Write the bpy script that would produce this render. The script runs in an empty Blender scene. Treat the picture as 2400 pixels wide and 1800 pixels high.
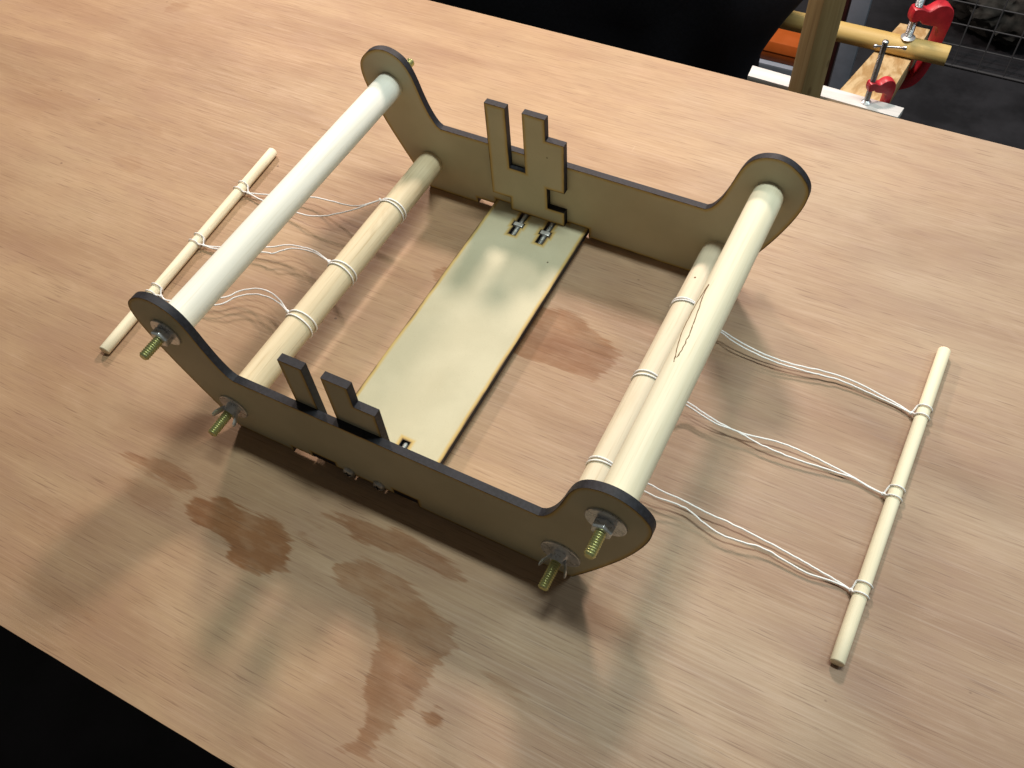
import bpy, bmesh, math, random
from mathutils import Vector, Matrix, noise
from mathutils.geometry import tessellate_polygon

S = bpy.context.scene
COL = S.collection
MM = 0.001

# ------------------------------------------------------------------ camera
cam_d = bpy.data.cameras.new('camera')
cam = bpy.data.objects.new('camera', cam_d)
COL.objects.link(cam)
S.camera = cam
cam_d.sensor_width = 36.0
cam_d.lens = 36.0 * 2073.9 / 2400.0
cam_d.clip_start = 0.02
cam_d.clip_end = 60.0
RX = Vector((0.8862545, 0.45945266, -0.05878964))
RD = Vector((0.34817587, -0.74449822, -0.56964548))
RF = Vector((-0.30549391, 0.48438173, -0.81978522))
m = Matrix((RX, -RD, -RF)).transposed().to_4x4()
m.translation = Vector((0.25086, -0.21786, 0.58566))
cam.matrix_world = m

# ------------------------------------------------------------------ world and lamps
W = bpy.data.worlds.new('World')
S.world = W
W.use_nodes = True
W.node_tree.nodes['Background'].inputs[0].default_value = (1.0, 0.93, 0.80, 1)
W.node_tree.nodes['Background'].inputs[1].default_value = 0.08

def lamp(name, kind, loc, power, color, target=None, size=None, size_y=None, radius=None):
    d = bpy.data.lights.new(name, kind)
    d.energy = power
    d.color = color
    if kind == 'AREA':
        d.shape = 'RECTANGLE'
        d.size = size
        d.size_y = size_y
    if radius is not None:
        d.shadow_soft_size = radius
    o = bpy.data.objects.new(name, d)
    COL.objects.link(o)
    o.location = loc
    if target is not None:
        v = Vector(target) - Vector(loc)
        o.rotation_euler = v.to_track_quat('-Z', 'Y').to_euler()
    return o

# two warm lamps in a row behind the table, a long ceiling tube overhead, a cooler lamp off to the right
lamp('warm_lamp', 'POINT', (-0.110, 1.020, 0.880), 50.0, (1.0, 0.81, 0.72), radius=0.07)
lamp('warm_lamp_at_left', 'POINT', (-1.030, 1.020, 0.880), 54.0, (1.0, 0.81, 0.70), radius=0.075)
tube_lamp = lamp('ceiling_tube', 'AREA', (0.35, 0.55, 2.25), 26.0, (0.90, 1.0, 0.92), (0.35, 0.40, 0), 1.2, 0.16)
tube_lamp.data.spread = math.radians(140)      # no housing known; spread narrowed only to dim the table front

lamp('cool_lamp', 'AREA', (1.30, 0.95, 1.25), 8.0, (0.74, 0.93, 1.0), (0.3, 0.15, 0), 0.35, 0.5)

S.view_settings.view_transform = 'Standard'
S.view_settings.look = 'None'
S.view_settings.exposure = -0.18
S.view_settings.gamma = 1.0
S.view_settings.use_curve_mapping = False
S.render.engine = 'CYCLES'

# ------------------------------------------------------------------ node helpers
class NT:
    def __init__(self, name):
        self.m = bpy.data.materials.new(name)
        self.m.use_nodes = True
        self.t = self.m.node_tree
        self.b = self.t.nodes['Principled BSDF']
    def n(self, kind, **kw):
        x = self.t.nodes.new(kind)
        for k, v in kw.items():
            setattr(x, k, v)
        return x
    def l(self, a, b):
        self.t.links.new(a, b)
    def coords(self, scale=(1, 1, 1), rot=(0, 0, 0), which='Object', loc=(0, 0, 0)):
        tc = self.n('ShaderNodeTexCoord')
        mp = self.n('ShaderNodeMapping')
        mp.inputs['Scale'].default_value = scale
        mp.inputs['Rotation'].default_value = rot
        mp.inputs['Location'].default_value = loc
        self.l(tc.outputs[which], mp.inputs[0])
        return mp.outputs[0]
    def noise(self, vec, scale, detail=4.0, rough=0.55, dist=0.0):
        x = self.n('ShaderNodeTexNoise')
        x.inputs['Scale'].default_value = scale
        x.inputs['Detail'].default_value = detail
        x.inputs['Roughness'].default_value = rough
        x.inputs['Distortion'].default_value = dist
        if vec is not None:
            self.l(vec, x.inputs['Vector'])
        return x.outputs['Fac']
    def ramp(self, fac, lo, hi, a=0.0, b=1.0):
        x = self.n('ShaderNodeMapRange')
        x.inputs['From Min'].default_value = lo
        x.inputs['From Max'].default_value = hi
        x.inputs['To Min'].default_value = a
        x.inputs['To Max'].default_value = b
        x.interpolation_type = 'SMOOTHSTEP'
        self.l(fac, x.inputs['Value'])
        return x.outputs['Result']
    def mix(self, fac, a, b, mode='MIX'):
        x = self.n('ShaderNodeMix', data_type='RGBA', blend_type=mode)
        for i, v in ((0, fac), (6, a), (7, b)):
            if hasattr(v, 'links'):
                self.l(v, x.inputs[i])
            elif isinstance(v, (int, float)):
                x.inputs[i].default_value = v
            else:
                x.inputs[i].default_value = (v[0], v[1], v[2], 1)
        return x.outputs[2]
    def math(self, op, a, b=None):
        x = self.n('ShaderNodeMath', operation=op)
        for i, v in ((0, a), (1, b)):
            if v is None:
                continue
            if hasattr(v, 'links'):
                self.l(v, x.inputs[i])
            else:
                x.inputs[i].default_value = v
        return x.outputs[0]
    def attr(self, name):
        x = self.n('ShaderNodeAttribute', attribute_name=name)
        return x.outputs['Fac']
    def color(self, c):
        self.put('Base Color', c)
    def put(self, sock, v):
        if hasattr(v, 'links'):
            self.l(v, self.b.inputs[sock])
        elif isinstance(v, (int, float)):
            self.b.inputs[sock].default_value = v
        else:
            self.b.inputs[sock].default_value = (v[0], v[1], v[2], 1)
    def bump(self, h, strength, dist):
        x = self.n('ShaderNodeBump')
        x.inputs['Strength'].default_value = strength
        x.inputs['Distance'].default_value = dist
        self.l(h, x.inputs['Height'])
        self.l(x.outputs[0], self.b.inputs['Normal'])

# ------------------------------------------------------------------ materials
def mat_plywood():
    q = NT('plywood')
    v = q.coords()
    broad = q.noise(q.coords((1.3, 6.0, 1)), 1.8, 4, 0.55, 0.7)
    figure = q.noise(q.coords((1.1, 26.0, 1)), 1.5, 5, 0.55, 0.5)
    fine = q.noise(q.coords((15.0, 560.0, 1)), 1.0, 4, 0.65, 0.1)
    pore = q.noise(q.coords((30.0, 1000.0, 1), loc=(3.1, 1.7, 0)), 1.0, 2, 0.5, 0.0)
    cloud = q.noise(v, 7.0, 3, 0.5)
    c = q.mix(q.ramp(broad, 0.30, 0.66), (0.295, 0.175, 0.098), (0.420, 0.278, 0.163))
    c = q.mix(q.ramp(cloud, 0.35, 0.75, 0, 0.4), c, (0.37, 0.268, 0.165))
    mott = q.noise(q.coords((14, 30, 1), loc=(5, 2, 0)), 1.0, 5, 0.65, 0.3)
    c = q.mix(q.ramp(mott, 0.42, 0.70, 0, 0.30), c, (0.30, 0.18, 0.125))
    c = q.mix(q.ramp(mott, 0.50, 0.28, 0, 0.22), c, (0.50, 0.345, 0.24))
    c = q.mix(q.ramp(figure, 0.42, 0.75, 0, 0.26), c, (0.28, 0.155, 0.100))
    c = q.mix(q.ramp(fine, 0.45, 0.72, 0, 0.26), c, (0.235, 0.135, 0.090))
    c = q.mix(q.ramp(fine, 0.50, 0.25, 0, 0.22), c, (0.52, 0.37, 0.27))
    c = q.mix(q.ramp(pore, 0.60, 0.72, 0, 0.52), c, (0.16, 0.085, 0.052))
    # cooler light at the right-hand end, tinted into the veneer colour
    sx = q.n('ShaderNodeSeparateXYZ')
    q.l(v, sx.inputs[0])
    cool_light_tint = q.math('ADD', sx.outputs[0], q.math('MULTIPLY', q.math('SUBTRACT', cloud, 0.5), 0.35))
    c = q.mix(q.ramp(cool_light_tint, -0.12, 0.36, 0, 0.8), c, (0.97, 1.06, 1.26), 'MULTIPLY')
    # damp stains, one patch partly painted shade (shapes kept in a distance field on the top)
    edge = q.noise(q.coords((26.0, 300.0, 1)), 1.0, 4, 0.62, 0.1)
    edge2 = q.noise(q.coords((16.0, 26.0, 1)), 1.0, 3, 0.55, 0.4)
    sd = q.math('ADD', q.attr('stain_shade'), q.math('MULTIPLY', q.math('SUBTRACT', edge, 0.5), 19.0))
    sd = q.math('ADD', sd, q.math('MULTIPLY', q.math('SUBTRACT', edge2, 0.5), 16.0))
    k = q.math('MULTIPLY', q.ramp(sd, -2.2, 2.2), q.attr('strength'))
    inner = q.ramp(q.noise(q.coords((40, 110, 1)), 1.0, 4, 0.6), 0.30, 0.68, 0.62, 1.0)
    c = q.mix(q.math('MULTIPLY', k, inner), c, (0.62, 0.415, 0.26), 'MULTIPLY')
    # small specks and scuffs
    vo = q.n('ShaderNodeTexVoronoi')
    vo.inputs['Scale'].default_value = 26
    q.l(q.coords((1, 1.3, 1)), vo.inputs['Vector'])
    speck = q.math('MULTIPLY', q.ramp(vo.outputs['Distance'], 0.050, 0.020), q.ramp(q.noise(v, 9, 1), 0.56, 0.60))
    c = q.mix(q.math('MULTIPLY', speck, 0.7), c, (0.10, 0.055, 0.035))
    scuff = q.noise(q.coords((420.0, 22.0, 1), rot=(0, 0, 0.5)), 1.0, 3, 0.6)
    scuff = q.math('MULTIPLY', q.ramp(scuff, 0.66, 0.76), q.ramp(q.noise(v, 17, 2), 0.66, 0.76))
    c = q.mix(q.math('MULTIPLY', scuff, 0.45), c, (0.66, 0.55, 0.45))
    # plain edge band of the sheet
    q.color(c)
    q.put('Roughness', q.ramp(fine, 0.3, 0.7, 0.50, 0.66))
    q.put('Specular IOR Level', 0.32)
    q.bump(q.math('ADD', fine, q.math('MULTIPLY', pore, -0.8)), 0.22, 0.0004)
    return q.m

def mat_ply_edge():
    q = NT('plywood_edge')
    s = q.noise(q.coords((2, 2, 420)), 1.0, 2)
    q.color(q.mix(q.ramp(s, 0.4, 0.6), (0.25, 0.15, 0.09), (0.42, 0.29, 0.18)))
    q.put('Roughness', 0.8)
    return q.m

def mat_mdf(name='mdf'):
    q = NT(name)
    v = q.coords()
    f = q.noise(v, 900, 3, 0.7)
    b = q.noise(v, 22, 3, 0.5)
    c = q.mix(q.ramp(b, 0.3, 0.7), (0.46, 0.43, 0.30), (0.52, 0.485, 0.345))
    c = q.mix(q.ramp(f, 0.55, 0.80, 0, 0.45), c, (0.35, 0.30, 0.19))
    c = q.mix(q.ramp(f, 0.42, 0.22, 0, 0.35), c, (0.60, 0.56, 0.41))
    sm = q.noise(q.coords((9, 5, 7)), 1.0, 4, 0.6, 0.5)
    c = q.mix(q.ramp(sm, 0.48, 0.72, 0, 0.30), c, (0.42, 0.36, 0.22))
    burn = q.attr('burn')
    n2 = q.noise(v, 40, 2, 0.5)
    burn = q.math('MULTIPLY', burn, q.ramp(n2, 0.25, 0.75, 0.75, 1.2))
    c = q.mix(q.ramp(burn, 0.0, 0.55, 0, 0.78), c, (0.50, 0.33, 0.07))
    c = q.mix(q.ramp(burn, 0.45, 1.0, 0, 0.92), c, (0.085, 0.045, 0.018))
    sp = q.n('ShaderNodeTexVoronoi')
    sp.inputs['Scale'].default_value = 38
    q.l(v, sp.inputs['Vector'])
    c = q.mix(q.math('MULTIPLY', q.ramp(sp.outputs['Distance'], 0.045, 0.02), q.ramp(q.noise(v, 15, 1), 0.57, 0.6)), c, (0.07, 0.05, 0.03))
    q.color(c)
    q.put('Roughness', 0.6)
    q.put('Specular IOR Level', 0.35)
    q.bump(f, 0.05, 0.0003)
    return q.m

def mat_char():
    q = NT('charred_edge')
    s = q.noise(q.coords(), 420, 3, 0.6)
    l = q.noise(q.coords(), 45, 2, 0.5)
    c = q.mix(q.ramp(s, 0.35, 0.7), (0.006, 0.006, 0.009), (0.015, 0.015, 0.021))
    c = q.mix(q.ramp(l, 0.5, 0.75, 0, 0.5), c, (0.020, 0.019, 0.026))
    q.color(c)
    q.put('Roughness', 0.62)
    q.put('Specular IOR Level', 0.34)
    q.bump(s, 0.25, 0.0003)
    return q.m

def mat_dowel(name, a, b, dark, seed, amount=0.5):
    q = NT(name)
    g = q.noise(q.coords((55, 1.6, 55), loc=(seed, seed * 2.3, seed)), 3.0, 4, 0.6, 0.2)
    fine = q.noise(q.coords((420, 9, 420), loc=(seed, 0, seed)), 1.6, 3, 0.6)
    br = q.noise(q.coords((9, 3, 9), loc=(0, seed, 0)), 2.0, 2)
    c = q.mix(q.ramp(g, 0.3, 0.7), a, b)
    c = q.mix(q.ramp(br, 0.45, 0.75, 0, 0.4), c, b)
    c = q.mix(q.ramp(fine, 0.52, 0.78, 0, amount), c, dark)
    q.color(c)
    kn = q.noise(q.coords((26, 5, 26), loc=(seed * 3, seed, 0)), 1.0, 4, 0.65, 1.2)
    q.color(q.mix(q.ramp(kn, 0.56, 0.76, 0, amount * 0.6), c, dark))
    q.put('Roughness', 0.62)
    q.put('Specular IOR Level', 0.25)
    q.bump(fine, 0.14, 0.0003)
    return q.m

def mat_plain(name, col, rough=0.6, metal=0.0, spec=0.5, nscale=0, var=0.25, bump=0.0):
    q = NT(name)
    if nscale:
        s = q.noise(q.coords(), nscale, 4, 0.6)
        q.color(q.mix(q.ramp(s, 0.3, 0.7), [x * (1 - var) for x in col], [min(1, x * (1 + var)) for x in col]))
        q.put('Roughness', q.ramp(s, 0.3, 0.7, rough * 0.85, min(1, rough * 1.15)))
        if bump:
            q.bump(s, bump, 0.0005)
    else:
        q.color(col)
        q.put('Roughness', rough)
    q.put('Metallic', metal)
    q.put('Specular IOR Level', spec)
    return q.m

def mat_board(name, a, b, dark, axis=1, freq=26):
    q = NT(name)
    sc = [freq, freq, freq]
    sc[axis] = 1.4
    g = q.noise(q.coords(tuple(sc)), 2.2, 4, 0.6, 0.8)
    sf = [300, 300, 300]
    sf[axis] = 9
    f = q.noise(q.coords(tuple(sf)), 1.0, 3)
    c = q.mix(q.ramp(g, 0.38, 0.62), a, b)
    c = q.mix(q.ramp(f, 0.5, 0.75, 0, 0.35), c, dark)
    kn = q.n('ShaderNodeTexVoronoi')
    kn.inputs['Scale'].default_value = 22
    ks = [1.6, 1.6, 1.6]
    ks[axis] = 0.6
    q.l(q.coords(tuple(ks)), kn.inputs['Vector'])
    c = q.mix(q.ramp(kn.outputs['Distance'], 0.12, 0.05, 0, 0.7), c, dark)
    q.color(c)
    q.put('Roughness', 0.6)
    return q.m

M = {
    'ply': mat_plywood(), 'ply_edge': mat_ply_edge(), 'mdf': mat_mdf(), 'char': mat_char(),
    'dowel_white': mat_dowel('dowel_white', (0.82, 0.81, 0.74), (0.77, 0.755, 0.67), (0.62, 0.58, 0.46), 1.0, 0.42),
    'dowel_tan': mat_dowel('dowel_tan', (0.66, 0.57, 0.40), (0.58, 0.48, 0.315), (0.40, 0.30, 0.165), 2.3, 0.72),
    'dowel_cream': mat_dowel('dowel_cream', (0.74, 0.695, 0.54), (0.68, 0.63, 0.47), (0.54, 0.47, 0.31), 4.1, 0.5),
    'dowel_pale': mat_dowel('dowel_pale', (0.72, 0.645, 0.50), (0.655, 0.575, 0.43), (0.48, 0.385, 0.24), 6.7, 0.55),
    'stick': mat_dowel('stick_wood', (0.86, 0.785, 0.60), (0.80, 0.715, 0.52), (0.60, 0.49, 0.31), 8.2, 0.35),
    'streak': mat_plain('wood_streak', (0.16, 0.085, 0.03), 0.7),
    'zinc': mat_plain('zinc', (0.66, 0.68, 0.70), 0.30, 0.55, 0.5, 160, 0.18),
    'zinc_dull': mat_plain('zinc_dull', (0.55, 0.56, 0.55), 0.42, 0.7, 0.5, 240, 0.25),
    'brass': mat_plain('yellow_zinc', (0.50, 0.50, 0.23), 0.34, 0.8, 0.5),
    'cord': mat_plain('cotton_cord', (0.92, 0.91, 0.91), 0.85, 0, 0.2, 2600, 0.12, 0.6),
    'red': mat_plain('red_enamel', (0.48, 0.022, 0.035), 0.42, 0, 0.5, 60, 0.15),
    'steel': mat_plain('steel', (0.52, 0.53, 0.56), 0.38, 1.0, 0.5, 300, 0.2),
    'pine': mat_board('pine', (0.40, 0.235, 0.095), (0.60, 0.43, 0.235), (0.26, 0.14, 0.05), 1, 30),
    'pole': mat_board('varnished_pole', (0.58, 0.39, 0.13), (0.66, 0.47, 0.18), (0.40, 0.24, 0.07), 0, 16),
    'white_wood': mat_board('white_painted_wood', (0.58, 0.56, 0.55), (0.66, 0.645, 0.635), (0.46, 0.43, 0.40), 0, 40),
    'post': mat_board('post_wood', (0.22, 0.145, 0.06), (0.27, 0.19, 0.085), (0.12, 0.07, 0.028), 2, 36),
    'orange': mat_plain('orange_plastic', (0.30, 0.062, 0.008), 0.45, 0, 0.4, 40, 0.06),
    'greyblue': mat_plain('grey_blue_paint', (0.17, 0.19, 0.235), 0.55, 0, 0.4, 30, 0.1),
    'maroon': mat_plain('maroon_paint', (0.045, 0.010, 0.008), 0.6, 0, 0.3, 30, 0.1),
    'navy': mat_plain('navy_cloth', (0.014, 0.0145, 0.020), 0.9, 0, 0.15, 300, 0.25, 0.2),
    'floor': mat_plain('dark_floor', (0.026, 0.026, 0.031), 0.7, 0, 0.25, 9, 0.35),
    'wire': mat_plain('wire', (0.13, 0.13, 0.14), 0.5, 0.6, 0.4),
    'rag': mat_plain('grey_rag', (0.045, 0.043, 0.040), 0.95, 0, 0.1, 14, 0.6),
}

# ------------------------------------------------------------------ object helpers
FRAME = [1.0, Vector((0, 0, 0))]      # scale and origin (mm) of the group being built
def empty(name, loc=(0, 0, 0)):
    o = bpy.data.objects.new(name, None)
    o.empty_display_size = 0.02
    o.location = (Vector(loc) * FRAME[0] + FRAME[1]) * MM
    COL.objects.link(o)
    return o

def tag(o, label=None, cat=None, group=None, kind=None):
    for k, v in (('label', label), ('category', cat), ('group', group), ('kind', kind)):
        if v:
            o[k] = v
    return o

def obj(name, bm, mats, parent=None, smooth=True, angle=35):
    """bm is in millimetres, world axes; linked as one mesh object (metres)."""
    k = MM * FRAME[0]
    bmesh.ops.scale(bm, vec=(k, k, k), verts=bm.verts)
    bmesh.ops.translate(bm, vec=FRAME[1] * MM, verts=bm.verts)
    if parent is not None:
        bmesh.ops.translate(bm, vec=-parent_world(parent), verts=bm.verts)
    me = bpy.data.meshes.new(name)
    bm.to_mesh(me)
    bm.free()
    for x in (mats if isinstance(mats, (list, tuple)) else [mats]):
        me.materials.append(M[x])
    if smooth:
        me.shade_smooth()
        me.set_sharp_from_angle(angle=math.radians(angle))
    o = bpy.data.objects.new(name, me)
    COL.objects.link(o)
    if parent is not None:
        o.parent = parent
    return o

def parent_world(p):
    v = Vector((0, 0, 0))
    while p is not None:
        v += p.location
        p = p.parent
    return v

def basis(axis):
    a = Vector(axis).normalized()
    t = Vector((0, 0, 1)) if abs(a.z) < 0.9 else Vector((1, 0, 0))
    u = t.cross(a).normalized()
    return u, a.cross(u), a

def lathe(bm, base, axis, prof, seg=32, mi=0, closed=True):
    """prof: list of (distance along axis, radius)"""
    u, w, a = basis(axis)
    base = Vector(base)
    rings = []
    for d, r in prof:
        rings.append([bm.verts.new(base + a * d + (u * math.cos(2 * math.pi * i / seg) + w * math.sin(2 * math.pi * i / seg)) * r) for i in range(seg)])
    for A, B in zip(rings, rings[1:]):
        for i in range(seg):
            j = (i + 1) % seg
            bm.faces.new((A[i], A[j], B[j], B[i])).material_index = mi
    if closed:
        bm.faces.new(list(reversed(rings[0]))).material_index = mi
        bm.faces.new(rings[-1]).material_index = mi

def tube(bm, pts, r, seg=8, closed=False, mi=0):
    pts = [Vector(p) for p in pts]
    n = len(pts)
    tang = []
    for i in range(n):
        a = pts[(i - 1) % n] if closed or i > 0 else pts[i]
        b = pts[(i + 1) % n] if closed or i < n - 1 else pts[i]
        tang.append((b - a).normalized())
    u = tang[0].orthogonal().normalized()
    rings = []
    for i in range(n):
        u = (u - tang[i] * u.dot(tang[i])).normalized()
        w = tang[i].cross(u)
        rr = r[i] if isinstance(r, (list, tuple)) else r
        rings.append([bm.verts.new(pts[i] + (u * math.cos(2 * math.pi * k / seg) + w * math.sin(2 * math.pi * k / seg)) * rr) for k in range(seg)])
    rng = range(n) if closed else range(n - 1)
    for i in rng:
        A, B = rings[i], rings[(i + 1) % n]
        for k in range(seg):
            j = (k + 1) % seg
            bm.faces.new((A[k], A[j], B[j], B[k])).material_index = mi
    if not closed:
        bm.faces.new(list(reversed(rings[0])))
        bm.faces.new(rings[-1])

def spline(pts, sub=6, closed=False):
    P = [Vector(p) for p in pts]
    n = len(P)
    out = []
    rng = range(n) if closed else range(n - 1)
    for i in rng:
        p1, p2 = P[i], P[(i + 1) % n]
        p0 = P[(i - 1) % n] if closed or i > 0 else p1 * 2 - p2
        p3 = P[(i + 2) % n] if closed or i < n - 2 else p2 * 2 - p1
        for k in range(sub):
            t = k / sub
            out.append(0.5 * ((2 * p1) + (p2 - p0) * t + (2 * p0 - 5 * p1 + 4 * p2 - p3) * t * t + (3 * p1 - p0 - 3 * p2 + p3) * t ** 3))
    if not closed:
        out.append(P[-1])
    return out

def box(bm, x0, x1, y0, y1, z0, z1, mi=0):
    v = [bm.verts.new((x, y, z)) for x in (x0, x1) for y in (y0, y1) for z in (z0, z1)]
    for f in ((0, 1, 3, 2), (4, 6, 7, 5), (0, 4, 5, 1), (2, 3, 7, 6), (0, 2, 6, 4), (1, 5, 7, 3)):
        bm.faces.new([v[i] for i in f]).material_index = mi

def bevel(bm, w, seg=2):
    bmesh.ops.bevel(bm, geom=list(bm.edges), offset=w, segments=seg, profile=0.6, affect='EDGES')

def offset_loop(P, d):
    n = len(P)
    out = []
    for i in range(n):
        a, b, c = P[i - 1], P[i], P[(i + 1) % n]
        e1 = (b - a).normalized()
        e2 = (c - b).normalized()
        n1 = Vector((-e1.y, e1.x))
        n2 = Vector((-e2.y, e2.x))
        mv = n1 + n2
        if mv.length < 1e-6:
            mv = n1.copy()
        mv.normalize()
        k = max(0.5, mv.dot(n1))
        out.append(b + mv * (d / k))
    return out

def plate(outline, place, thick, offs=((0.9, 0.62), (2.2, 0.30), (4.2, 0.0))):
    """Laser-cut plate: outline counter-clockwise in (u, v); place(u, v, w) -> xyz. A burn attribute runs in from the rim."""
    P = [Vector(p) for p in outline]
    area = sum(P[i - 1].x * P[i].y - P[i].x * P[i - 1].y for i in range(len(P)))
    if area < 0:
        P.reverse()
    bm = bmesh.new()
    lay = bm.verts.layers.float.new('burn')
    def ring(L, w, val):
        R = []
        for p in L:
            v = bm.verts.new(place(p.x, p.y, w))
            v[lay] = val
            R.append(v)
        return R
    n = len(P)
    rims = []
    for w in (0.0, thick):
        loops = [(P, 1.0)] + [(offset_loop(P, d), val) for d, val in offs]
        rings = [ring(L, w, val) for L, val in loops]
        for A, B in zip(rings, rings[1:]):
            for i in range(n):
                j = (i + 1) % n
                f = (A[i], A[j], B[j], B[i])
                bm.faces.new(f if w > 0 else tuple(reversed(f)))
        L = loops[-1][0]
        for t in tessellate_polygon([[Vector((p.x, p.y, 0)) for p in L]]):
            try:
                bm.faces.new([rings[-1][i] for i in t])
            except ValueError:
                pass
        rims.append(rings[0])
    # separate vertices for the charred rim so its shading stays crisp
    for i in range(n):
        j = (i + 1) % n
        bm.faces.new((rims[0][i], rims[0][j], rims[1][j], rims[1][i])).material_index = 1
    bmesh.ops.recalc_face_normals(bm, faces=bm.faces)
    return bm

# ------------------------------------------------------------------ the setting
bm = bmesh.new()
FZ = -850.0
vs = [bm.verts.new(p) for p in ((-6000, -4000, FZ), (6000, -4000, FZ), (6000, 8000, FZ), (-6000, 8000, FZ))]
bm.faces.new(vs)
tag(obj('floor', bm, 'floor'), kind='structure')

STAINS_AND_SHADE = {
    'a': (1.15, [(-140, -73), (-133, -65), (-112, -56), (-100, -60), (-81, -58), (-67, -54), (-55, -61), (-46, -71), (-39, -84), (-56, -98), (-71, -97), (-84, -94), (-87, -87), (-98, -84), (-112, -83), (-126, -83), (-137, -80)]),
    'b': (0.75, [(-217, -61), (-202, -58), (-181, -55), (-159, -55), (-143, -59), (-144, -63), (-162, -66), (-183, -66), (-206, -64)]),
    'b2': (0.28, [(-203, -78), (-183, -69), (-161, -67), (-147, -78), (-151, -91), (-181, -92)]),
    'c': (0.9, [(-41, -35), (-27, -27), (-16, -26), (-1, -25), (19, -24), (41, -25), (58, -28), (81, -35), (70, -37), (49, -38), (33, -37), (17, -40), (3, -42), (-13, -42), (-29, -37)]),
    'd': (0.80, [(-8, -69), (-6, -60), (3, -55), (17, -53), (37, -53), (53, -57), (67, -62), (81, -68), (92, -70), (101, -79), (96, -89), (91, -104), (94, -110), (90, -122), (86, -132), (86, -143), (82, -150), (84, -164), (60, -171), (69, -157), (66, -146), (58, -133), (53, -116), (48, -108), (48, -99), (41, -89), (30, -80), (12, -80)]),
    'f': (0.85, [(10, 205), (28, 214), (40, 215), (68, 209), (88, 201), (98, 192), (98, 178), (92, 159), (80, 157), (59, 158), (27, 155), (10, 156)]),
    'g': (0.5, [(-52, -60), (-48, -53), (-44, -53), (-29, -61), (-33, -62)]),
    'h': (0.4, [(-52, -43), (-44, -42), (-31, -43), (-41, -51), (-40, -45)]),
    'i': (0.7, [(-89, 208), (-79, 216), (-60, 207), (-80, 197), (-85, 200)]),
    'j': (0.30, [(162, -9), (181, -6), (207, -12), (206, -24), (172, -24)]),  # faint reddish patch, in part shade drawn into the colour
    'k': (1.0, [(101, -127), (106, -120), (112, -122), (112, -128), (107, -131)]),
    'l': (0.55, [(114, -84), (132, -83), (156, -87), (151, -90), (131, -90)]),
    'm': (0.15, [(-710, 281), (-639, 268), (-556, 266), (-455, 267), (-441, 251), (-512, 246), (-594, 250), (-681, 254)]),
    'n': (0.30, [(-592, 448), (-576, 457), (-567, 448), (-591, 427)]),
    'o': (0.20, [(-468, 204), (-445, 216), (-429, 209), (-432, 196), (-457, 197)]),
    'p': (0.18, [(-220, -170), (-192, -170), (-144, -173), (-131, -178), (-152, -181), (-202, -179)]),
}
def poly_sd(x, y, P):
    inside = False
    best = 1e9
    n = len(P)
    for i in range(n):
        ax, ay = P[i - 1]
        bx, by = P[i]
        dx, dy = bx - ax, by - ay
        t = max(0.0, min(1.0, ((x - ax) * dx + (y - ay) * dy) / (dx * dx + dy * dy)))
        d = (x - ax - t * dx) ** 2 + (y - ay - t * dy) ** 2
        if d < best:
            best = d
        if (ay > y) != (by > y) and x < (bx - ax) * (y - ay) / (by - ay) + ax:
            inside = not inside
    d = math.sqrt(best)
    return d if inside else -d

table = empty('work_table', (0, 180, FZ))
tag(table, 'plywood table with damp brown stains, carrying the wooden loom', 'table')
def make_tabletop():
    bm = bmesh.new()
    ls = bm.verts.layers.float.new('stain_shade')
    lk = bm.verts.layers.float.new('strength')
    X0, X1, Y0, Y1 = -1000.0, 700.0, -208.0, 571.0
    xs = [X0 + (X1 - X0) * i / 8 for i in range(3)]
    xs = [-1000, -900, -820] + list(range(-760, 241, 5)) + [260, 300, 360, 440, 540, 700]
    ys = [-208] + list(range(-205, 571, 5)) + [571]
    boxes = {k: (min(p[0] for p in P) - 30, max(p[0] for p in P) + 30, min(p[1] for p in P) - 30, max(p[1] for p in P) + 30) for k, (s, P) in STAINS_AND_SHADE.items()}
    grid = []
    for j, y in enumerate(ys):
        row = []
        for i, x in enumerate(xs):
            yy = y
            if j in (0, len(ys) - 1):      # sawn edge, slightly uneven
                yy = y + 0.2 * noise.noise((x * 0.05, y, 0))
            v = bm.verts.new((x, yy, 0))
            sd, st = -30.0, 0.0
            for k, (s, P) in STAINS_AND_SHADE.items():
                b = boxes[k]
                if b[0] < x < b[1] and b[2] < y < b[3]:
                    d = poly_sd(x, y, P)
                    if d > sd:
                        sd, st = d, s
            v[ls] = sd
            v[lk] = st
            row.append(v)
        grid.append(row)
    for j in range(len(ys) - 1):
        for i in range(len(xs) - 1):
            bm.faces.new((grid[j][i], grid[j][i + 1], grid[j + 1][i + 1], grid[j + 1][i]))
    rim = [r for r in grid[0]] + [grid[j][-1] for j in range(1, len(ys))] + list(reversed(grid[-1]))[1:] + [grid[j][0] for j in range(len(ys) - 2, 0, -1)]
    low = [bm.verts.new((v.co.x, v.co.y, -18)) for v in rim]
    n = len(rim)
    for i in range(n):
        j = (i + 1) % n
        bm.faces.new((rim[i], low[i], low[j], rim[j])).material_index = 1
    bm.faces.new(list(reversed(low))).material_index = 1
    return bm
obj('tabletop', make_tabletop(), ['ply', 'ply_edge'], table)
for x in (-930, 630):
    for y in (-120, 480):
        bm = bmesh.new()
        box(bm, x - 30, x + 30, y - 30, y + 30, FZ, -18.1)
        obj('leg', bm, 'pine', table)

# ------------------------------------------------------------------ the loom
loom = empty('tabletop_loom', (0, 150, 0))
tag(loom, 'laser-cut fibreboard table loom with four round wooden beams on stained plywood', 'loom')

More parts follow.
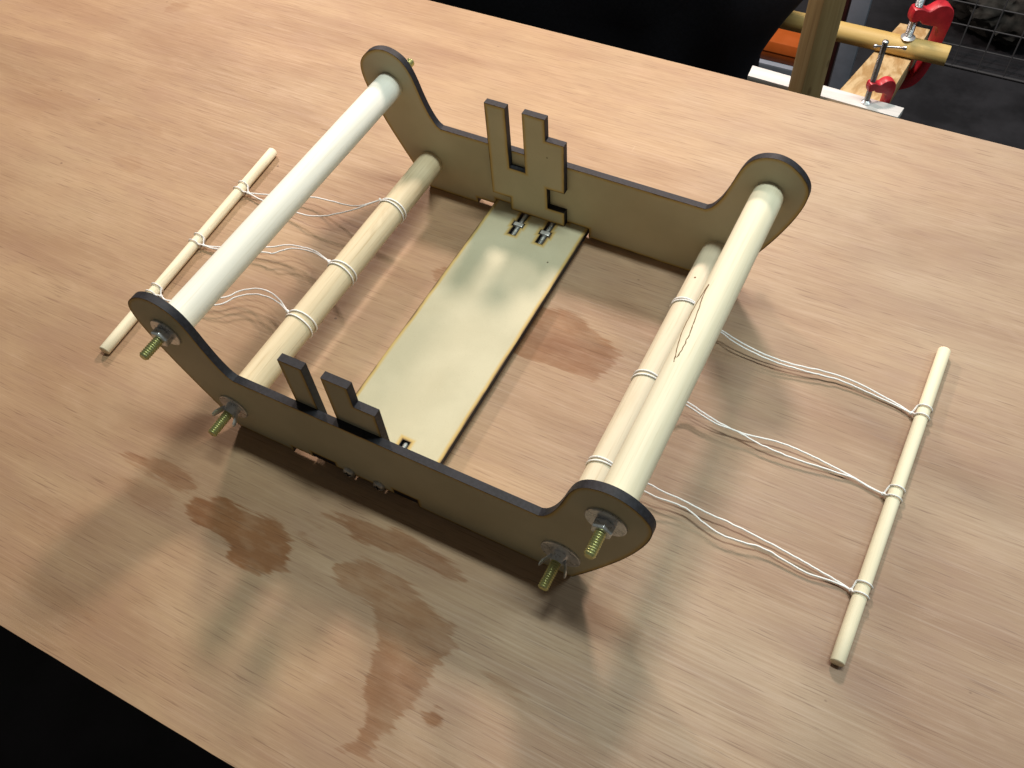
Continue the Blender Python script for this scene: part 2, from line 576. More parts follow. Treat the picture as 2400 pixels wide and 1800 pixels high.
arm = [(129, 82.2), (134, 91.8), (138.5, 104.2), (142, 116.2), (145.5, 126.3), (150, 134.3), (156, 139.8), (164, 142.9), (172, 143.3), (180, 141), (187, 136.6), (192.5, 131), (196, 125), (197.3, 118), (196.6, 109), (193.6, 97), (188.5, 82.5), (181, 65), (171.5, 46), (160.5, 25.5), (150, 7.5)]
right = [tuple(p) for p in spline([(x, z, 0) for x, z in [(124.5, 76.5)] + arm], 3)]
right = [(p[0], p[1]) for p in right]
right = [(122.8, 76.2)] + right[1:]
bend = [(148.2, 4.2), (146.6, 1.6), (143.5, 0)]
bottom = [(98, 0), (21.8, 1.4), (21.8, 12.15), (1.3, 12.15), (1.3, 6), (-51.4, 6), (-51.4, 12.15), (-71.8, 12.15), (-71.8, 6), (-92, 6), (-92, 0)]
panel_outline = right + bend + bottom + [(-x, z) for x, z in reversed(right + bend)]
near_panel = obj('side_panel', plate(panel_outline, lambda u, v, w: (u, w, v), 6.0), ['mdf', 'char'], loom, angle=30)
far_panel = obj('side_panel', plate(panel_outline, lambda u, v, w: (u, 300 + w, v), 6.0), ['mdf', 'char'], loom, angle=30)

# base board: tabs at both ends, T-slots for the screws and nuts
def t_slot(c, end, s):
    # walk along the end edge (direction +s along x), diving into the board and back
    y = lambda d: (6.1 + d) if end == 0 else (299.9 - d)
    pts = [(c - 3.5 * s, y(0)), (c - 3.5 * s, y(17.8)), (c - 5.4 * s, y(17.8)), (c - 5.4 * s, y(23.6)), (c - 3.5 * s, y(23.6)), (c - 3.5 * s, y(34))]
    return pts + [(2 * c - x, yy) for x, yy in reversed(pts)]
SLOTS = (-38.3, -11.6)
bo = [(-71.5, 0.25), (-51.7, 0.25), (-51.7, 6.1)]
for c in SLOTS:
    bo += t_slot(c, 0, 1)
bo += [(1.6, 6.1), (1.6, 0.25), (21.5, 0.25), (21.5, 305.75), (1.6, 305.75), (1.6, 299.9)]
for c in reversed(SLOTS):
    bo += t_slot(c, 1, -1)
bo += [(-51.7, 299.9), (-51.7, 305.75), (-71.5, 305.75)]
board = obj('base_board', plate(bo, lambda u, v, w: (u, v, 6 + w), 6.0, ((0.7, 0.74), (2.0, 0.44), (4.4, 0.0))), ['mdf', 'char'], loom, angle=30)

def thread_profile(L, r, pitch, tip=1.0):
    prof = [(0, r * 0.86)]
    d = 0.0
    while d < L - tip:
        prof += [(d + pitch * 0.30, r), (d + pitch * 0.50, r), (d + pitch * 0.90, r * 0.80)]
        d += pitch
    return prof + [(L, r * 0.72)]

for c in SLOTS:
    for end in (0, 1):
        sgn = 1 if end == 0 else -1
        yh = 0 if end == 0 else 306
        bm = bmesh.new()
        lathe(bm, (c, yh, 9.0), (0, sgn, 0), [(-3.0, 3.4), (-2.6, 4.2), (-1.0, 4.9), (-0.05, 4.9)], 20)
        # raised black cross on the head, painting the shade of the recess
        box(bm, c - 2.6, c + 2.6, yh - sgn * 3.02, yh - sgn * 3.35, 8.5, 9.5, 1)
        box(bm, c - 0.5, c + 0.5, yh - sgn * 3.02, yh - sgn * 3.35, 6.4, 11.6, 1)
        lathe(bm, (c, yh, 9.0), (0, sgn, 0), thread_profile(39.2, 2.25, 0.8), 14)
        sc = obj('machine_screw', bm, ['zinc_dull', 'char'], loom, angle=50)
        bm = bmesh.new()
        box(bm, c - 4.4, c + 4.4, yh + sgn * 24.5, yh + sgn * 28.8, 5.2, 12.7)
        bevel(bm, 0.7, 2)
        obj('square_nut', bm, 'zinc', loom)

fork = [(-53.2, 12.05), (0.6, 12.05), (0.6, 28), (-15.8, 28), (-15.8, 50.5), (1.0, 51), (1.0, 103), (-15.6, 103), (-15.6, 124.5), (-36.4, 124.5), (-36.4, 61.6), (-51.8, 61.6), (-51.8, 124.5), (-71.2, 124.5), (-71.2, 26.6), (-53.2, 26.6)]
def soften(P, r=1.0):
    out = []
    n = len(P)
    for i in range(n):
        a, b, c = Vector(P[i - 1]), Vector(P[i]), Vector(P[(i + 1) % n])
        p, q = b + (a - b).normalized() * r, b + (c - b).normalized() * r
        for t in (0, 0.33, 0.67, 1):
            out.append(tuple(p * (1 - t) ** 2 + b * 2 * t * (1 - t) + q * t * t))
    return out
obj('heddle_bracket', plate(fork, lambda u, v, w: (u, 6.06 + w, v), 6.0), ['mdf', 'char'], loom, angle=30)
obj('heddle_bracket', plate(fork, lambda u, v, w: (u, 293.94 + w, v), 6.0), ['mdf', 'char'], loom, angle=30)

UP = ((-169, 109.0), (169, 109.0))
LO = ((-138.3, 33.5), (138.3, 33.5))
def beam(x, z, mat, wob):
    bm = bmesh.new()
    prof = [(6.05 - 0, 11.9)] + [(6.05 + 293.9 * i / 24, 12.1 + wob * noise.noise((i * 0.4, x, 0))) for i in range(1, 24)] + [(299.95, 11.9)]
    lathe(bm, (x, 0, z), (0, 1, 0), prof, 48)
    return obj('beam', bm, mat, loom, angle=60)
b_ul = beam(*UP[0], 'dowel_white', 0.12)
b_ur = beam(*UP[1], 'dowel_cream', 0.12)
b_ll = beam(*LO[0], 'dowel_tan', 0.12)
b_lr = beam(*LO[1], 'dowel_pale', 0.12)
b_ul['label'] = 'white upper beam held by hex nuts'
b_ur['label'] = 'cream upper beam with dark looped grain line'
b_ll['label'] = 'yellowish tan lower beam'
b_lr['label'] = 'pale lower beam with small black knot'

def on_beam(b, ang, y, r=12.2):
    a = math.radians(ang)
    return Vector((b[0] + r * math.cos(a), y, b[1] + r * math.sin(a)))
# dark mineral line looping over the cream beam: a thin inlay lying in the surface
loop = [(114, 117), (121, 124), (131, 133), (140, 142), (145, 151), (146, 160), (144, 169), (141, 176), (136, 183), (131, 190), (131, 184), (128, 176), (122, 168), (118, 161), (115, 154), (112, 148), (109, 141), (108, 134), (109, 127), (112, 121)]
path = []
for k, p in enumerate(spline([(a, y, 0) for a, y in loop], 5)):
    j = noise.noise((k * 0.45, 3.3, 0)) * 3.0
    path.append(on_beam(UP[1], p[0] + j, p[1], 12.10))
bm = bmesh.new()
tube(bm, path, [0.36 + 0.22 * noise.noise((i * 0.5, 0, 9)) for i in range(len(path))], 6)
obj('grain_line', bm, 'streak', b_ur)
bm = bmesh.new()
for k in range(14):
    pass
lathe(bm, on_beam(LO[1], 108, 256, 11.6), on_beam(LO[1], 108, 256, 1) - Vector((LO[1][0], 256, LO[1][1])), [(0, 1.1), (0.55, 0.9), (0.60, 0.3)], 10)
obj('knot', bm, 'streak', b_lr)

# hardware at both ends of every beam
def bolt_set(x, z, y, s, L, washer_r, wing, spin):
    """s = -1 for the near face (pointing to -y), +1 for the far face"""
    ax = (0, s, 0)
    bm = bmesh.new()
    lathe(bm, (x, y, z), ax, thread_profile(L, 3.85, 1.75), 20)
    obj('bolt', bm, 'brass', loom, angle=50)
    bm = bmesh.new()
    lathe(bm, (x, y, z), ax, [(0.05, washer_r - 0.1), (0.3, washer_r), (1.3, washer_r), (1.6, washer_r - 0.5)], 40)
    obj('washer', bm, 'zinc', loom, angle=30)
    u, w, a = basis(ax)
    bm = bmesh.new()
    if not wing:
        prof = [(1.9, 6.6), (2.3, 7.45), (7.6, 7.45), (8.3, 6.5)]
        seg = 6
        rings = []
        for d, r in prof:
            rings.append([bm.verts.new(Vector((x, y, z)) + a * d + (u * math.cos(math.pi / 3 * i + spin) + w * math.sin(math.pi / 3 * i + spin)) * r) for i in range(6)])
        for A, B in zip(rings, rings[1:]):
            for i in range(6):
                j = (i + 1) % 6
                bm.faces.new((A[i], A[j], B[j], B[i]))
        bm.faces.new(list(reversed(rings[0])))
        bm.faces.new(rings[-1])
        bevel(bm, 0.35, 2)
        lathe(bm, (x, y, z), ax, [(1.62, 6.9), (2.0, 6.9)], 24)
        obj('hex_nut', bm, 'zinc', loom, angle=40)
    else:
        lathe(bm, (x, y, z), ax, [(1.65, 6.2), (3.0, 6.0), (6.0, 5.2), (7.2, 4.9), (7.8, 4.4)], 24)
        side = Vector((math.cos(spin), 0, math.sin(spin)))
        flat = side.cross(a)
        for t in (-1, 1):
            # a wing: rounded leaf swept out and forward
            spine = [(4.0, 2.6), (5.4, 4.8), (7.0, 7.8), (8.4, 10.8), (9.3, 13.2), (9.7, 14.4)]
            half = [2.8, 3.0, 3.4, 3.7, 3.2, 1.6]
            wid = [1.5, 1.4, 1.3, 1.25, 1.1, 0.8]
            rows = []
            for (o_, d_), h, t_ in zip(spine, half, wid):
                c = Vector((x, y, z)) + side * (t * o_) + a * d_
                nrm = (side * t * 0.62 - a * 0.78)
                rows.append([bm.verts.new(c + flat * (h * math.cos(q)) + nrm * (t_ * math.sin(q))) for q in [2 * math.pi * i / 12 for i in range(12)]])
            for A, B in zip(rows, rows[1:]):
                for i in range(12):
                    j = (i + 1) % 12
                    bm.faces.new((A[i], A[j], B[j], B[i]))
            bm.faces.new(rows[0])
            bm.faces.new(rows[-1])
        bmesh.ops.recalc_face_normals(bm, faces=bm.faces)
        obj('wing_nut', bm, 'zinc', loom, angle=45)

bolt_set(*UP[0], 0, -1, 25.0, 12.3, False, 0.25)
bolt_set(*UP[1], 0, -1, 25.0, 13.6, False, 0.35)
bolt_set(*LO[0], 0, -1, 27.5, 12.5, True, -0.15)
bolt_set(*LO[1], 0, -1, 27.5, 14.6, True, -0.10)
bolt_set(*UP[0], 306, 1, 30.0, 12.3, False, 0.1)
bolt_set(*UP[1], 306, 1, 20.0, 13.6, False, 0.5)
bolt_set(*LO[0], 306, 1, 22.0, 12.5, True, 0.3)
bolt_set(*LO[1], 306, 1, 22.0, 14.6, True, 0.1)

# ------------------------------------------------------------------ the two loose sticks
def stick(p, q, label, grp=None):
    p, q = Vector(p), Vector(q)
    root = p.lerp(q, 0.5)
    bm = bmesh.new()
    L = (q - p).length
    lathe(bm, p, q - p, [(0, 4.4), (0.5, 4.85)] + [(L * i / 12, 4.9 + 0.05 * noise.noise((i, L, 0))) for i in range(1, 12)] + [(L - 0.5, 4.85), (L, 4.4)], 24)
    bmesh.ops.translate(bm, vec=(-root.x, -root.y, 0), verts=bm.verts)
    o = obj('warp_stick', bm, 'stick', angle=50)
    o.location = Vector((root.x, root.y, 0.02)) * MM
    tag(o, label, 'stick')
    return o
ST_R = (Vector((324.7, 20.1, 4.95)), Vector((331.2, 299.8, 4.95)))
ST_L = (Vector((-296.4, 8.3, 4.95)), Vector((-313.9, 275.7, 4.95)))
stick(*ST_R, 'thin round stick tied to the pale lower beam with the black knot')
stick(*ST_L, 'thin round stick tied to the yellowish tan lower beam')

# ------------------------------------------------------------------ cords
CR = 0.70
def ring_around(bm, c, axis, rad, n=28, tilt=(0, 0), r=0.70):
    u, w, a = basis(axis)
    pts = []
    for i in range(n):
        t = 2 * math.pi * i / n
        p = Vector(c) + u * (math.cos(t) * rad) + w * (math.sin(t) * rad)
        p += a * (math.cos(t) * tilt[0] + math.sin(t) * tilt[1])
        pts.append(p)
    tube(bm, pts, r, 7, closed=True)
def wobble(pts, amp, seed):
    out = []
    n = len(pts)
    for i, p in enumerate(pts):
        k = math.sin(math.pi * i / (n - 1))
        out.append(p + Vector((noise.noise((i * 0.35, seed, 0)), noise.noise((i * 0.35, seed, 5)), 0.5 * noise.noise((i * 0.35, seed, 9)))) * amp * k)
    return out
def knot(bm, c, r, seed):
    random.seed(seed)
    for k in range(3):
        ax = Vector((random.uniform(-1, 1), random.uniform(-1, 1), random.uniform(-1, 1)))
        u, w, a = basis(ax)
        tube(bm, [Vector(c) + u * math.cos(t) * r + w * math.sin(t) * r for t in [2 * math.pi * i / 12 for i in range(12)]], CR * 0.95, 6, closed=True)
def cord(beam_c, yb, side, stick_pq, ks, strands, label, seed, gap=3.6, kb=None):
    """side: +1 when the stick lies on the +x side; strands: middle points of both strands"""
    bm = bmesh.new()
    bc = Vector((beam_c[0], yb, beam_c[1]))
    # two turns round the beam, drawn together at the knot side
    sk = 1.0 if side < 0 else -1.0
    ring_around(bm, bc + Vector((0, gap / 2, 0)), (0, 1, 0), 12.85, 40, (0.7 * side, 0.3))
    ring_around(bm, bc + Vector((0, -gap / 2, 0)), (0, 1, 0), 12.85, 40, (-0.6 * side, 0.4))
    if kb is None:
        kb = bc + Vector((side * 9.5, 1.0, -9.6))
    knot(bm, kb, 1.25, seed)
    # two turns round the stick
    p, q = stick_pq
    d = (q - p).normalized()
    kn = Vector(ks)
    t = (kn - p).dot(d)
    foot = p + d * t
    for o, tl in ((6.2, 4.4), (-2.4, 1.6)):
        ring_around(bm, foot + d * o + Vector((0, 0, 0.6)), d, 5.55, 24, (0.0, 0.0), r=0.6)
    # the loop legs running from the stick turns back to the knot
    for o in (6.2, -2.4):
        a = foot + d * o + Vector((-side * 5.3, 0, 2.4))
        tube(bm, spline([a + Vector((side * 1.5, 0, 1.8)), a, a.lerp(kn, 0.55) + Vector((0, 0, 0.4)), kn], 5), CR, 7)
    knot(bm, kn, 1.2, seed + 7)
    for k, s in enumerate(strands):
        P = [kb] + [Vector(v) for v in s] + [kn]
        tube(bm, wobble(spline(P, 8), 0.5, seed + k * 3.1), CR, 7)
    root = Vector(((bc.x + foot.x) / 2, (bc.y + foot.y) / 2, 0))
    bmesh.ops.translate(bm, vec=-root, verts=bm.verts)
    o = obj('cord', bm, 'cord', angle=70)
    o.location = root * MM
    tag(o, label, 'cord', 'white cords tying the sticks to the lower beams')
R1a = [(165.3, 239.7, 13.0), (181.5, 236.7, 11.0), (200.5, 234.4, 9.0), (217.3, 234.7, 7.4), (231.2, 236.0, 6.6), (249.8, 239.7, 5.5), (267.6, 241.6, 4.5), (283.8, 240.7, 3.6), (300.3, 237.7, 2.9), (312.2, 235.4, 2.4)]
R1b = [(166.0, 237.8, 12.9), (180.2, 233.7, 11.2), (196.9, 231.7, 9.3), (216.2, 231.2, 7.5), (232.2, 232.8, 6.5), (245.8, 234.7, 5.7), (263.4, 237.3, 4.7), (279.5, 237.0, 3.8), (295.7, 235.4, 3.1), (308.4, 234.2, 2.6)]
R2a = [(165.5, 162.8, 12.9), (180.3, 160.2, 11.2), (194.3, 157.8, 9.6), (209.8, 156.8, 8.1), (223.9, 159.0, 7.0), (238.7, 162.0, 6.2), (254.1, 162.7, 5.3), (269.8, 161.8, 4.4), (285.4, 160.3, 3.5), (297.9, 158.5, 3.0), (310.4, 156.1, 2.5)]
R2b = [(165.5, 160.1, 12.9), (181.4, 157.4, 11.0), (195.1, 155.6, 9.5), (207.6, 156.9, 8.3), (218.7, 155.6, 7.3), (230.9, 154.0, 6.6), (244.5, 153.9, 5.8), (258.8, 154.3, 5.0), (274.5, 156.0, 4.1), (289.3, 157.3, 3.3), (299.1, 157.9, 2.9), (310.5, 155.6, 2.5)]
R3a = [(165.8, 84.1, 12.9), (178.4, 83.8, 11.4), (194.9, 84.4, 9.5), (211.9, 83.3, 7.9), (230.3, 83.4, 6.7), (249.8, 82.3, 5.5), (271.3, 80.6, 4.3), (287.4, 78.7, 3.4), (303.1, 76.7, 2.8), (313.6, 75.0, 2.4)]
R3b = [(165.7, 77.5, 12.9), (177.6, 77.5, 11.5), (190.2, 79.3, 10.0), (201.4, 79.0, 8.9), (213.9, 75.0, 7.7), (227.9, 72.2, 6.8), (242.3, 73.5, 6.0), (257.3, 75.8, 5.1), (273.5, 73.9, 4.2), (289.4, 72.1, 3.3), (304.0, 73.7, 2.8), (312.8, 74.1, 2.4)]
L1a = [(-163.1, 232.0, 31.5), (-175.0, 229.0, 26.0), (-189.3, 229.5, 20.8), (-213.0, 233.0, 14.0), (-236.7, 233.9, 8.8), (-277.1, 224.0, 4.7), (-298.6, 217.5, 4.0)]
L1b = [(-166.4, 229.3, 30.0), (-179.1, 222.7, 24.5), (-201.3, 214.5, 16.7), (-217.4, 210.4, 13.0), (-235.6, 211.0, 8.9), (-280.2, 214.1, 4.6), (-298.1, 215.6, 4.0)]
L2a = [(-180.8, 166.8, 23.9), (-200.0, 171.0, 17.0), (-218.3, 170.1, 12.8), (-235.9, 163.3, 8.9), (-280.7, 147.7, 4.6), (-295.0, 143.8, 4.0)]
L2b = [(-183.3, 165.6, 23.0), (-206.1, 167.8, 15.6), (-216.7, 163.6, 13.2), (-225.4, 156.9, 11.2), (-235.8, 156.5, 8.9), (-280.2, 144.9, 4.6), (-294.1, 141.6, 4.0)]
L3a = [(-175.6, 106.4, 25.8), (-194.2, 113.9, 19.1), (-210.6, 114.8, 14.6), (-225.7, 107.9, 11.1), (-237.2, 96.7, 8.7), (-280.5, 77.2, 4.6)]
L3b = [(-172.1, 102.2, 27.3), (-191.0, 108.0, 20.2), (-208.7, 108.4, 15.0), (-223.5, 101.2, 11.6), (-236.6, 87.9, 8.8), (-279.9, 76.5, 4.6)]

LRB, LLB = LO[1], LO[0]
cord(LRB, 230.5, 1, ST_R, (322.2, 231.2, 3.2), (R1a, R1b), 'white cord of two parallel strands at the far panel, tied to the knotted pale beam', 1, 2.0)
cord(LRB, 152.2, 1, ST_R, (320.6, 154.2, 3.2), (R2a, R2b), 'white cord whose two strands cross midway beside the cream beam', 2, 3.4)
cord(LRB, 70.3, 1, ST_R, (319.6, 73.0, 3.2), (R3a, R3b), 'white cord with one straight and one wavy strand beside the cream beam', 3, 2.6)
cord(LLB, 229.5, -1, ST_L, (-301.2, 217.2, 4.0), (L1a[:-1], L1b[:-1]), 'white cord sagging low between tan beam and stick, by the far panel', 4, 3.0, Vector((-153.0, 234.5, 37)))
cord(LLB, 148.5, -1, ST_L, (-297.0, 143.3, 4.0), (L2a[:-1], L2b[:-1]), 'middle white cord on the tan beam, strands close together', 5, 3.8, Vector((-153.0, 152.6, 37.5)))
cord(LLB, 88.5, -1, ST_L, (-293.0, 77.8, 4.0), (L3a, L3b), 'white cord arching up from the tan beam, passing behind the near side panel tip', 6, 5.2, Vector((-153.4, 92.4, 37)))

# ------------------------------------------------------------------ behind the table
# the second bench stands lower, a hand's breadth behind; its numbers are in its own frame
FRAME = [1.18, Vector((-45.2, 39.2, -105.4))]
BF = (FZ + 105.4) / 1.18
# upright wooden post, square, turned edge-on
root = empty('wooden_post', (133.5, 592.6, BF))
tag(root, 'square upright wooden post standing just behind the table edge', 'post')
bm = bmesh.new()
a = math.radians(44)
for i in range(1):
    h = 12.2
    V = []
    for z in (BF, 130):
        for sx, sy in ((-1, -1), (1, -1), (1, 1), (-1, 1)):
            x, y = sx * h, sy * h
            V.append(bm.verts.new((133.5 + x * math.cos(a) - y * math.sin(a), 592.6 + x * math.sin(a) + y * math.cos(a), z)))
    for f in ((3, 2, 1, 0), (4, 5, 6, 7), (0, 1, 5, 4), (1, 2, 6, 5), (2, 3, 7, 6), (3, 0, 4, 7)):
        bm.faces.new([V[i] for i in f])
bevel(bm, 0.8, 2)
obj('shaft', bm, 'post', root)

# pine board sloping down and away, on a dark trestle
slope = lambda y: -34 - 0.25 * (y - 620)
root = empty('pine_board', (190, 760, 0))
bm = bmesh.new()
V = []
for dz in (0, -28):
    for x, y in ((156, 596), (208.5, 596), (222, 893), (185, 893)):
        V.append(bm.verts.new((x, y, slope(y) + dz)))
for f in ((0, 1, 2, 3), (7, 6, 5, 4), (0, 4, 5, 1), (1, 5, 6, 2), (2, 6, 7, 3), (3, 7, 4, 0)):
    bm.faces.new([V[i] for i in f])
bevel(bm, 1.2, 2)
obj('board', bm, 'pine', root)
bm = bmesh.new()
box(bm, 170, 205, 835, 865, BF, slope(835) - 36)
obj('leg', bm, 'greyblue', root)
bm = bmesh.new()
box(bm, 168, 200, 600, 630, BF, slope(630) - 29)
obj('leg', bm, 'greyblue', root)
tag(root, 'knotty pine board sloping down away from the table, a round pole across it', 'board')

bm = bmesh.new()
V = []
for z in (-25, -33.6):
    for x, y in ((68, 613), (229, 606), (231.5, 623.5), (67, 632)):
        V.append(bm.verts.new((x, y, z)))
for f in ((0, 1, 2, 3), (7, 6, 5, 4), (0, 4, 5, 1), (1, 5, 6, 2), (2, 6, 7, 3), (3, 7, 4, 0)):
    bm.faces.new([V[i] for i in f])
bevel(bm, 0.6, 2)
tag(obj('white_plank', bm, 'white_wood'), 'narrow white painted plank clamped down along the far table edge', 'plank')

bm = bmesh.new()
lathe(bm, (20, 788, -64.5), (1, 0, 0), [(0, 10.5), (1, 11.3), (40, 11.4), (120, 11.5), (190, 11.4), (232.2, 11.4), (233, 10.8)], 32)
tag(obj('round_pole', bm, 'pole', angle=50), 'varnished round wooden pole lying across the pine board', 'pole')

CP = [(-6, -14), (4, -14), (12, -17.5), (22, -12), (32, -13), (40, -20), (43, -32), (41.5, -52), (40, -70), (36.5, -95), (30, -112), (20, -120), (6, -122), (-5, -121), (-5, -114), (8, -110), (18, -105), (24, -94), (27.5, -72), (29, -48), (27, -39.5), (18, -36.5), (8, -33), (4, -29), (-6, -29)]
def g_clamp(x, y, pad_z, boss_z, sc, top, label, bar_dir, ud=(0.84, 0.54)):
    """boss_z: height of the threaded boss top; sc: size of the C frame"""
    root = empty('g_clamp', (x, y, pad_z))
    tag(root, label, 'clamp', 'red clamps')
    U = Vector((ud[0], ud[1], 0)).normalized()
    N = U.cross(Vector((0, 0, 1)))
    P = [(p[0], p[1]) for p in spline([(u * sc, (w + 14) * sc + boss_z, 0) for u, w in CP], 3, True)]
    bm = bmesh.new()
    th = 5.2 * sc + 1.2
    loops = []
    n = len(P)
    for off, wv in ((0.9 * sc, -th), (0, -th + 1.2), (0, th - 1.2), (0.9 * sc, th)):
        # profile runs clockwise, so inward is negative
        L = offset_loop([Vector(p) for p in P], -off) if off else [Vector(p) for p in P]
        loops.append([bm.verts.new(Vector((x, y, 0)) + U * p.x + Vector((0, 0, p.y)) + N * wv) for p in L])
    for A, B in zip(loops, loops[1:]):
        for i in range(n):
            j = (i + 1) % n
            bm.faces.new((A[i], A[j], B[j], B[i]))
    for k, Lp in ((0, loops[0]), (1, loops[-1])):
        for t in tessellate_polygon([[Vector((p[0], p[1], 0)) for p in P]]):
            bm.faces.new([Lp[i] for i in t])
    bmesh.ops.recalc_face_normals(bm, faces=bm.faces)
    obj('frame', bm, 'red', root, angle=40)
    bm = bmesh.new()
    r = 4.3 * sc + 0.3
    lathe(bm, (x, y, pad_z + 2.0), (0, 0, 1), thread_profile(top - pad_z - 14, r, 1.6), 16)
    lathe(bm, (x, y, top - 12.5), (0, 0, 1), [(0, r * 0.85), (1, r * 0.95), (10, r * 0.95), (12, r * 1.1), (13.5, r * 1.0), (14.2, r * 0.6)], 16)
    obj('screw', bm, 'steel', root, angle=50)
    bm = bmesh.new()
    lathe(bm, (x, y, pad_z + 0.1), (0, 0, 1), [(0, r * 1.75), (1.0, r * 1.8), (2.4, r * 1.2), (3.2, r * 0.9)], 20)
    obj('pad', bm, 'zinc', root, angle=50)
    bm = bmesh.new()
    bd = Vector(bar_dir).normalized()
    c = Vector((x, y, top - 5))
    lathe(bm, c - bd * 10, bd, [(0, 1.0), (1, 1.9), (3, 1.9), (4, 1.1), (27, 1.1), (28, 2.1), (30.5, 2.1), (31, 1.2)], 10)
    obj('handle_bar', bm, 'steel', root, angle=50)
g_clamp(194, 617, -25, 0.5, 0.60, 46, 'small red screw clamp gripping the white plank', (1, 0.25, 0.02), (0.80, 0.60))
g_clamp(204.5, 788, -53.1, -14, 1.0, 40, 'large red screw clamp holding the round pole on the pine board', (0.3, 1, 0))

# orange case on a grey bin
root = empty('orange_case', (40, 900, -190))
bm = bmesh.new()
box(bm, -60, 82, 880, 930, -189.9, -176)
bevel(bm, 1.5, 2)
obj('case_body', bm, 'orange', root)
bm = bmesh.new()
V = [bm.verts.new(p) for p in ((-60, 879, -175.6), (83, 879, -175.6), (83, 931, -175.6), (-60, 931, -175.6), (-60, 884, -163), (80, 884, -163), (80, 926, -163), (-60, 926, -163))]
for f in ((3, 2, 1, 0), (4, 5, 6, 7), (0, 1, 5, 4), (1, 2, 6, 5), (2, 3, 7, 6), (3, 0, 4, 7)):
    bm.faces.new([V[i] for i in f])
bevel(bm, 1.2, 2)
obj('lid', bm, 'orange', root)
tag(root, 'orange plastic case behind the wooden post', 'case')
bm = bmesh.new()
V = []
for z, e in ((BF, -12), (-190.2, 0)):
    for x, y in ((-70 - e, 872 - e), (90 + e, 872 - e), (90 + e, 962 + e), (-70 - e, 962 + e)):
        V.append(bm.verts.new((x, y, z)))
for f in ((3, 2, 1, 0), (4, 5, 6, 7), (0, 1, 5, 4), (1, 2, 6, 5), (2, 3, 7, 6), (3, 0, 4, 7)):
    bm.faces.new([V[i] for i in f])
bevel(bm, 4, 2)
tag(obj('storage_bin', bm, 'greyblue'), 'grey bin under the orange case', 'bin')

bm = bmesh.new()
V = []
for x, z in ((112, BF), (136, BF), (131, 60), (105, 60)):
    for y in (1000, 1016):
        V.append(bm.verts.new((x, y, z)))
for f in ((0, 2, 4, 6), (7, 5, 3, 1), (0, 1, 3, 2), (2, 3, 5, 4), (4, 5, 7, 6), (6, 7, 1, 0)):
    bm.faces.new([V[i] for i in f])
bmesh.ops.recalc_face_normals(bm, faces=bm.faces)
bevel(bm, 1.0, 2)
tag(obj('metal_upright', bm, 'greyblue'), 'blue-grey painted flat upright behind the round pole', 'upright')
bm = bmesh.new()
box(bm, 80, 100, 1040, 1060, BF, 60)
bevel(bm, 1.5, 2)
tag(obj('maroon_upright', bm, 'maroon'), 'dark maroon upright beside the blue-grey one', 'upright')

# unidentified dark mass behind the table, shaped as cloth hanging to the floor
bm = bmesh.new()
rows = []
NZ, NA = 46, 90
for j in range(NZ):
    z = BF + (60 - BF) * j / (NZ - 1)
    t = max(0.0, min(1.2, (z + 95) / 95))
    xr = 50 + 37 * t ** 1.2 + 2 * math.sin(z * 0.02)
    xl = -560
    cx, hx = (xr + xl) / 2, (xr - xl) / 2
    cy, hy = 735, 80
    row = []
    for i in range(NA):
        q = 2 * math.pi * i / NA
        cs, sn = math.cos(q), math.sin(q)
        e = 0.55
        x = cx + hx * math.copysign(abs(cs) ** e, cs)
        y = cy + hy * math.copysign(abs(sn) ** e, sn)
        f = noise.noise((x * 0.018, y * 0.018, z * 0.006)) * 7 + noise.noise((x * 0.05 + 9, y * 0.05, z * 0.012)) * 3
        row.append(bm.verts.new((x + f * cs * 0.6, y + f * sn, z)))
    rows.append(row)
for s_, dz in ((0.86, 10), (0.5, 16)):
    last = rows[-1]
    c = Vector((-230, 735, 60))
    rows.append([bm.verts.new((c.x + (v.co.x - c.x) * s_, c.y + (v.co.y - c.y) * s_, v.co.z + dz)) for v in last])
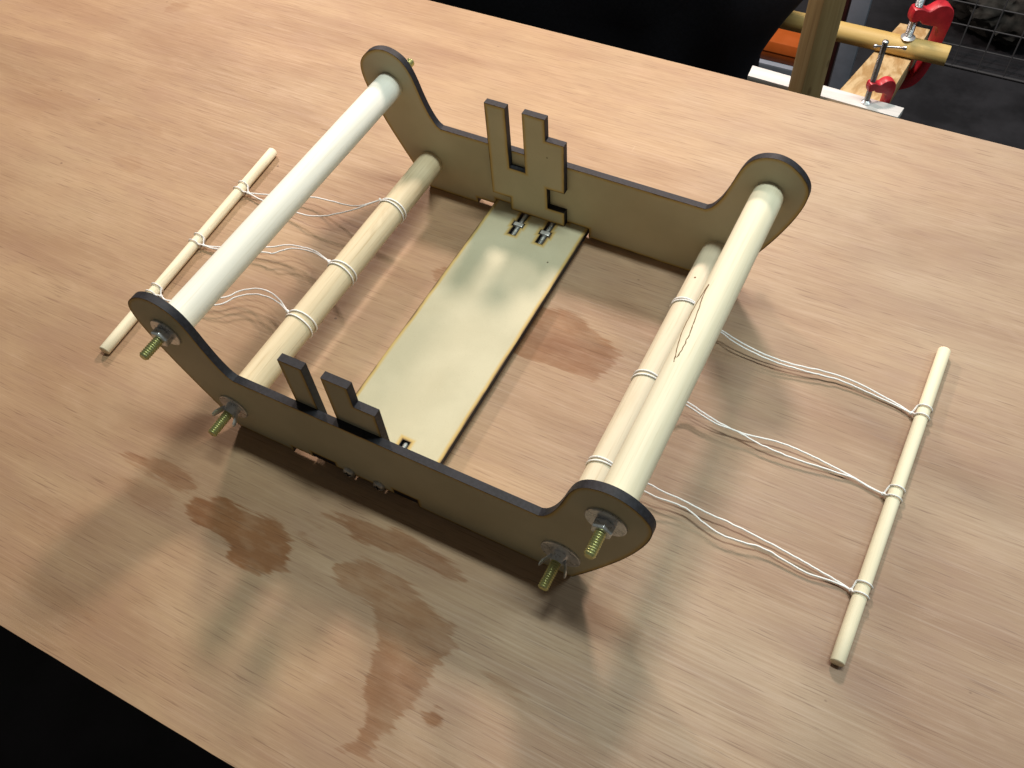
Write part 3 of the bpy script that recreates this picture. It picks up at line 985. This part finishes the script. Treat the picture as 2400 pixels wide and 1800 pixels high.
for A, B in zip(rows, rows[1:]):
    for i in range(NA):
        j = (i + 1) % NA
        bm.faces.new((A[i], A[j], B[j], B[i]))
bm.faces.new(rows[-1])
bm.faces.new(list(reversed(rows[0])))
tag(obj('dark_mass', bm, 'navy', angle=80), 'unidentified black and navy mass behind the table, shaped as hanging cloth', 'cloth')

FRAME = [1.0, Vector((0, 0, 0))]
# wire crate with grey rags on the floor far behind
root = empty('wire_crate', (420, 2250, FZ))
tag(root, 'dark wire crate on the floor holding grey rags', 'crate')
x0, x1, y0, y1, h = 150, 760, 1960, 2420, 330
bm = bmesh.new()
for k in range(7):
    z = FZ + 6 + h * k / 6
    r = 3.6 if k in (0, 6) else 1.9
    tube(bm, [(x0, y0, z), (x1, y0, z), (x1, y1, z), (x0, y1, z)], r, 6, closed=True)
obj('horizontal_wires', bm, 'wire', root)
bm = bmesh.new()
for k in range(11):
    x = x0 + (x1 - x0) * k / 10
    for y in (y0, y1):
        tube(bm, [(x, y, FZ + 2), (x, y, FZ + h + 6)], 1.9, 6)
for k in range(1, 8):
    y = y0 + (y1 - y0) * k / 8
    for x in (x0, x1):
        tube(bm, [(x, y, FZ + 2), (x, y, FZ + h + 6)], 1.9, 6)
obj('upright_wires', bm, 'wire', root)
for n, (cx, cy, cz, sx, sy, sz, lab) in enumerate(((340, 2160, FZ + 118, 150, 140, 110, 'crumpled grey rag at the crate side next to the pole'), (590, 2210, FZ + 138, 130, 170, 130, 'crumpled grey rag heaped high in the wire crate'))):
    bm = bmesh.new()
    bmesh.ops.create_icosphere(bm, subdivisions=5, radius=1.0)
    for v in bm.verts:
        d = v.co.copy()
        f = 1 + 0.34 * noise.noise(d * 1.7 + Vector((n * 5, 0, 0))) - 0.30 * abs(noise.noise(d * 3.4 + Vector((0, n * 7, 0)))) + 0.10 * noise.noise(d * 8)
        z = d.z * f
        v.co = (d.x * f * sx, d.y * f * sy, max(z, -0.82) * sz)
    bmesh.ops.translate(bm, vec=(cx, cy, cz), verts=bm.verts)
    tag(obj('rag', bm, 'rag', angle=60), lab, 'rag', 'rags in the crate')
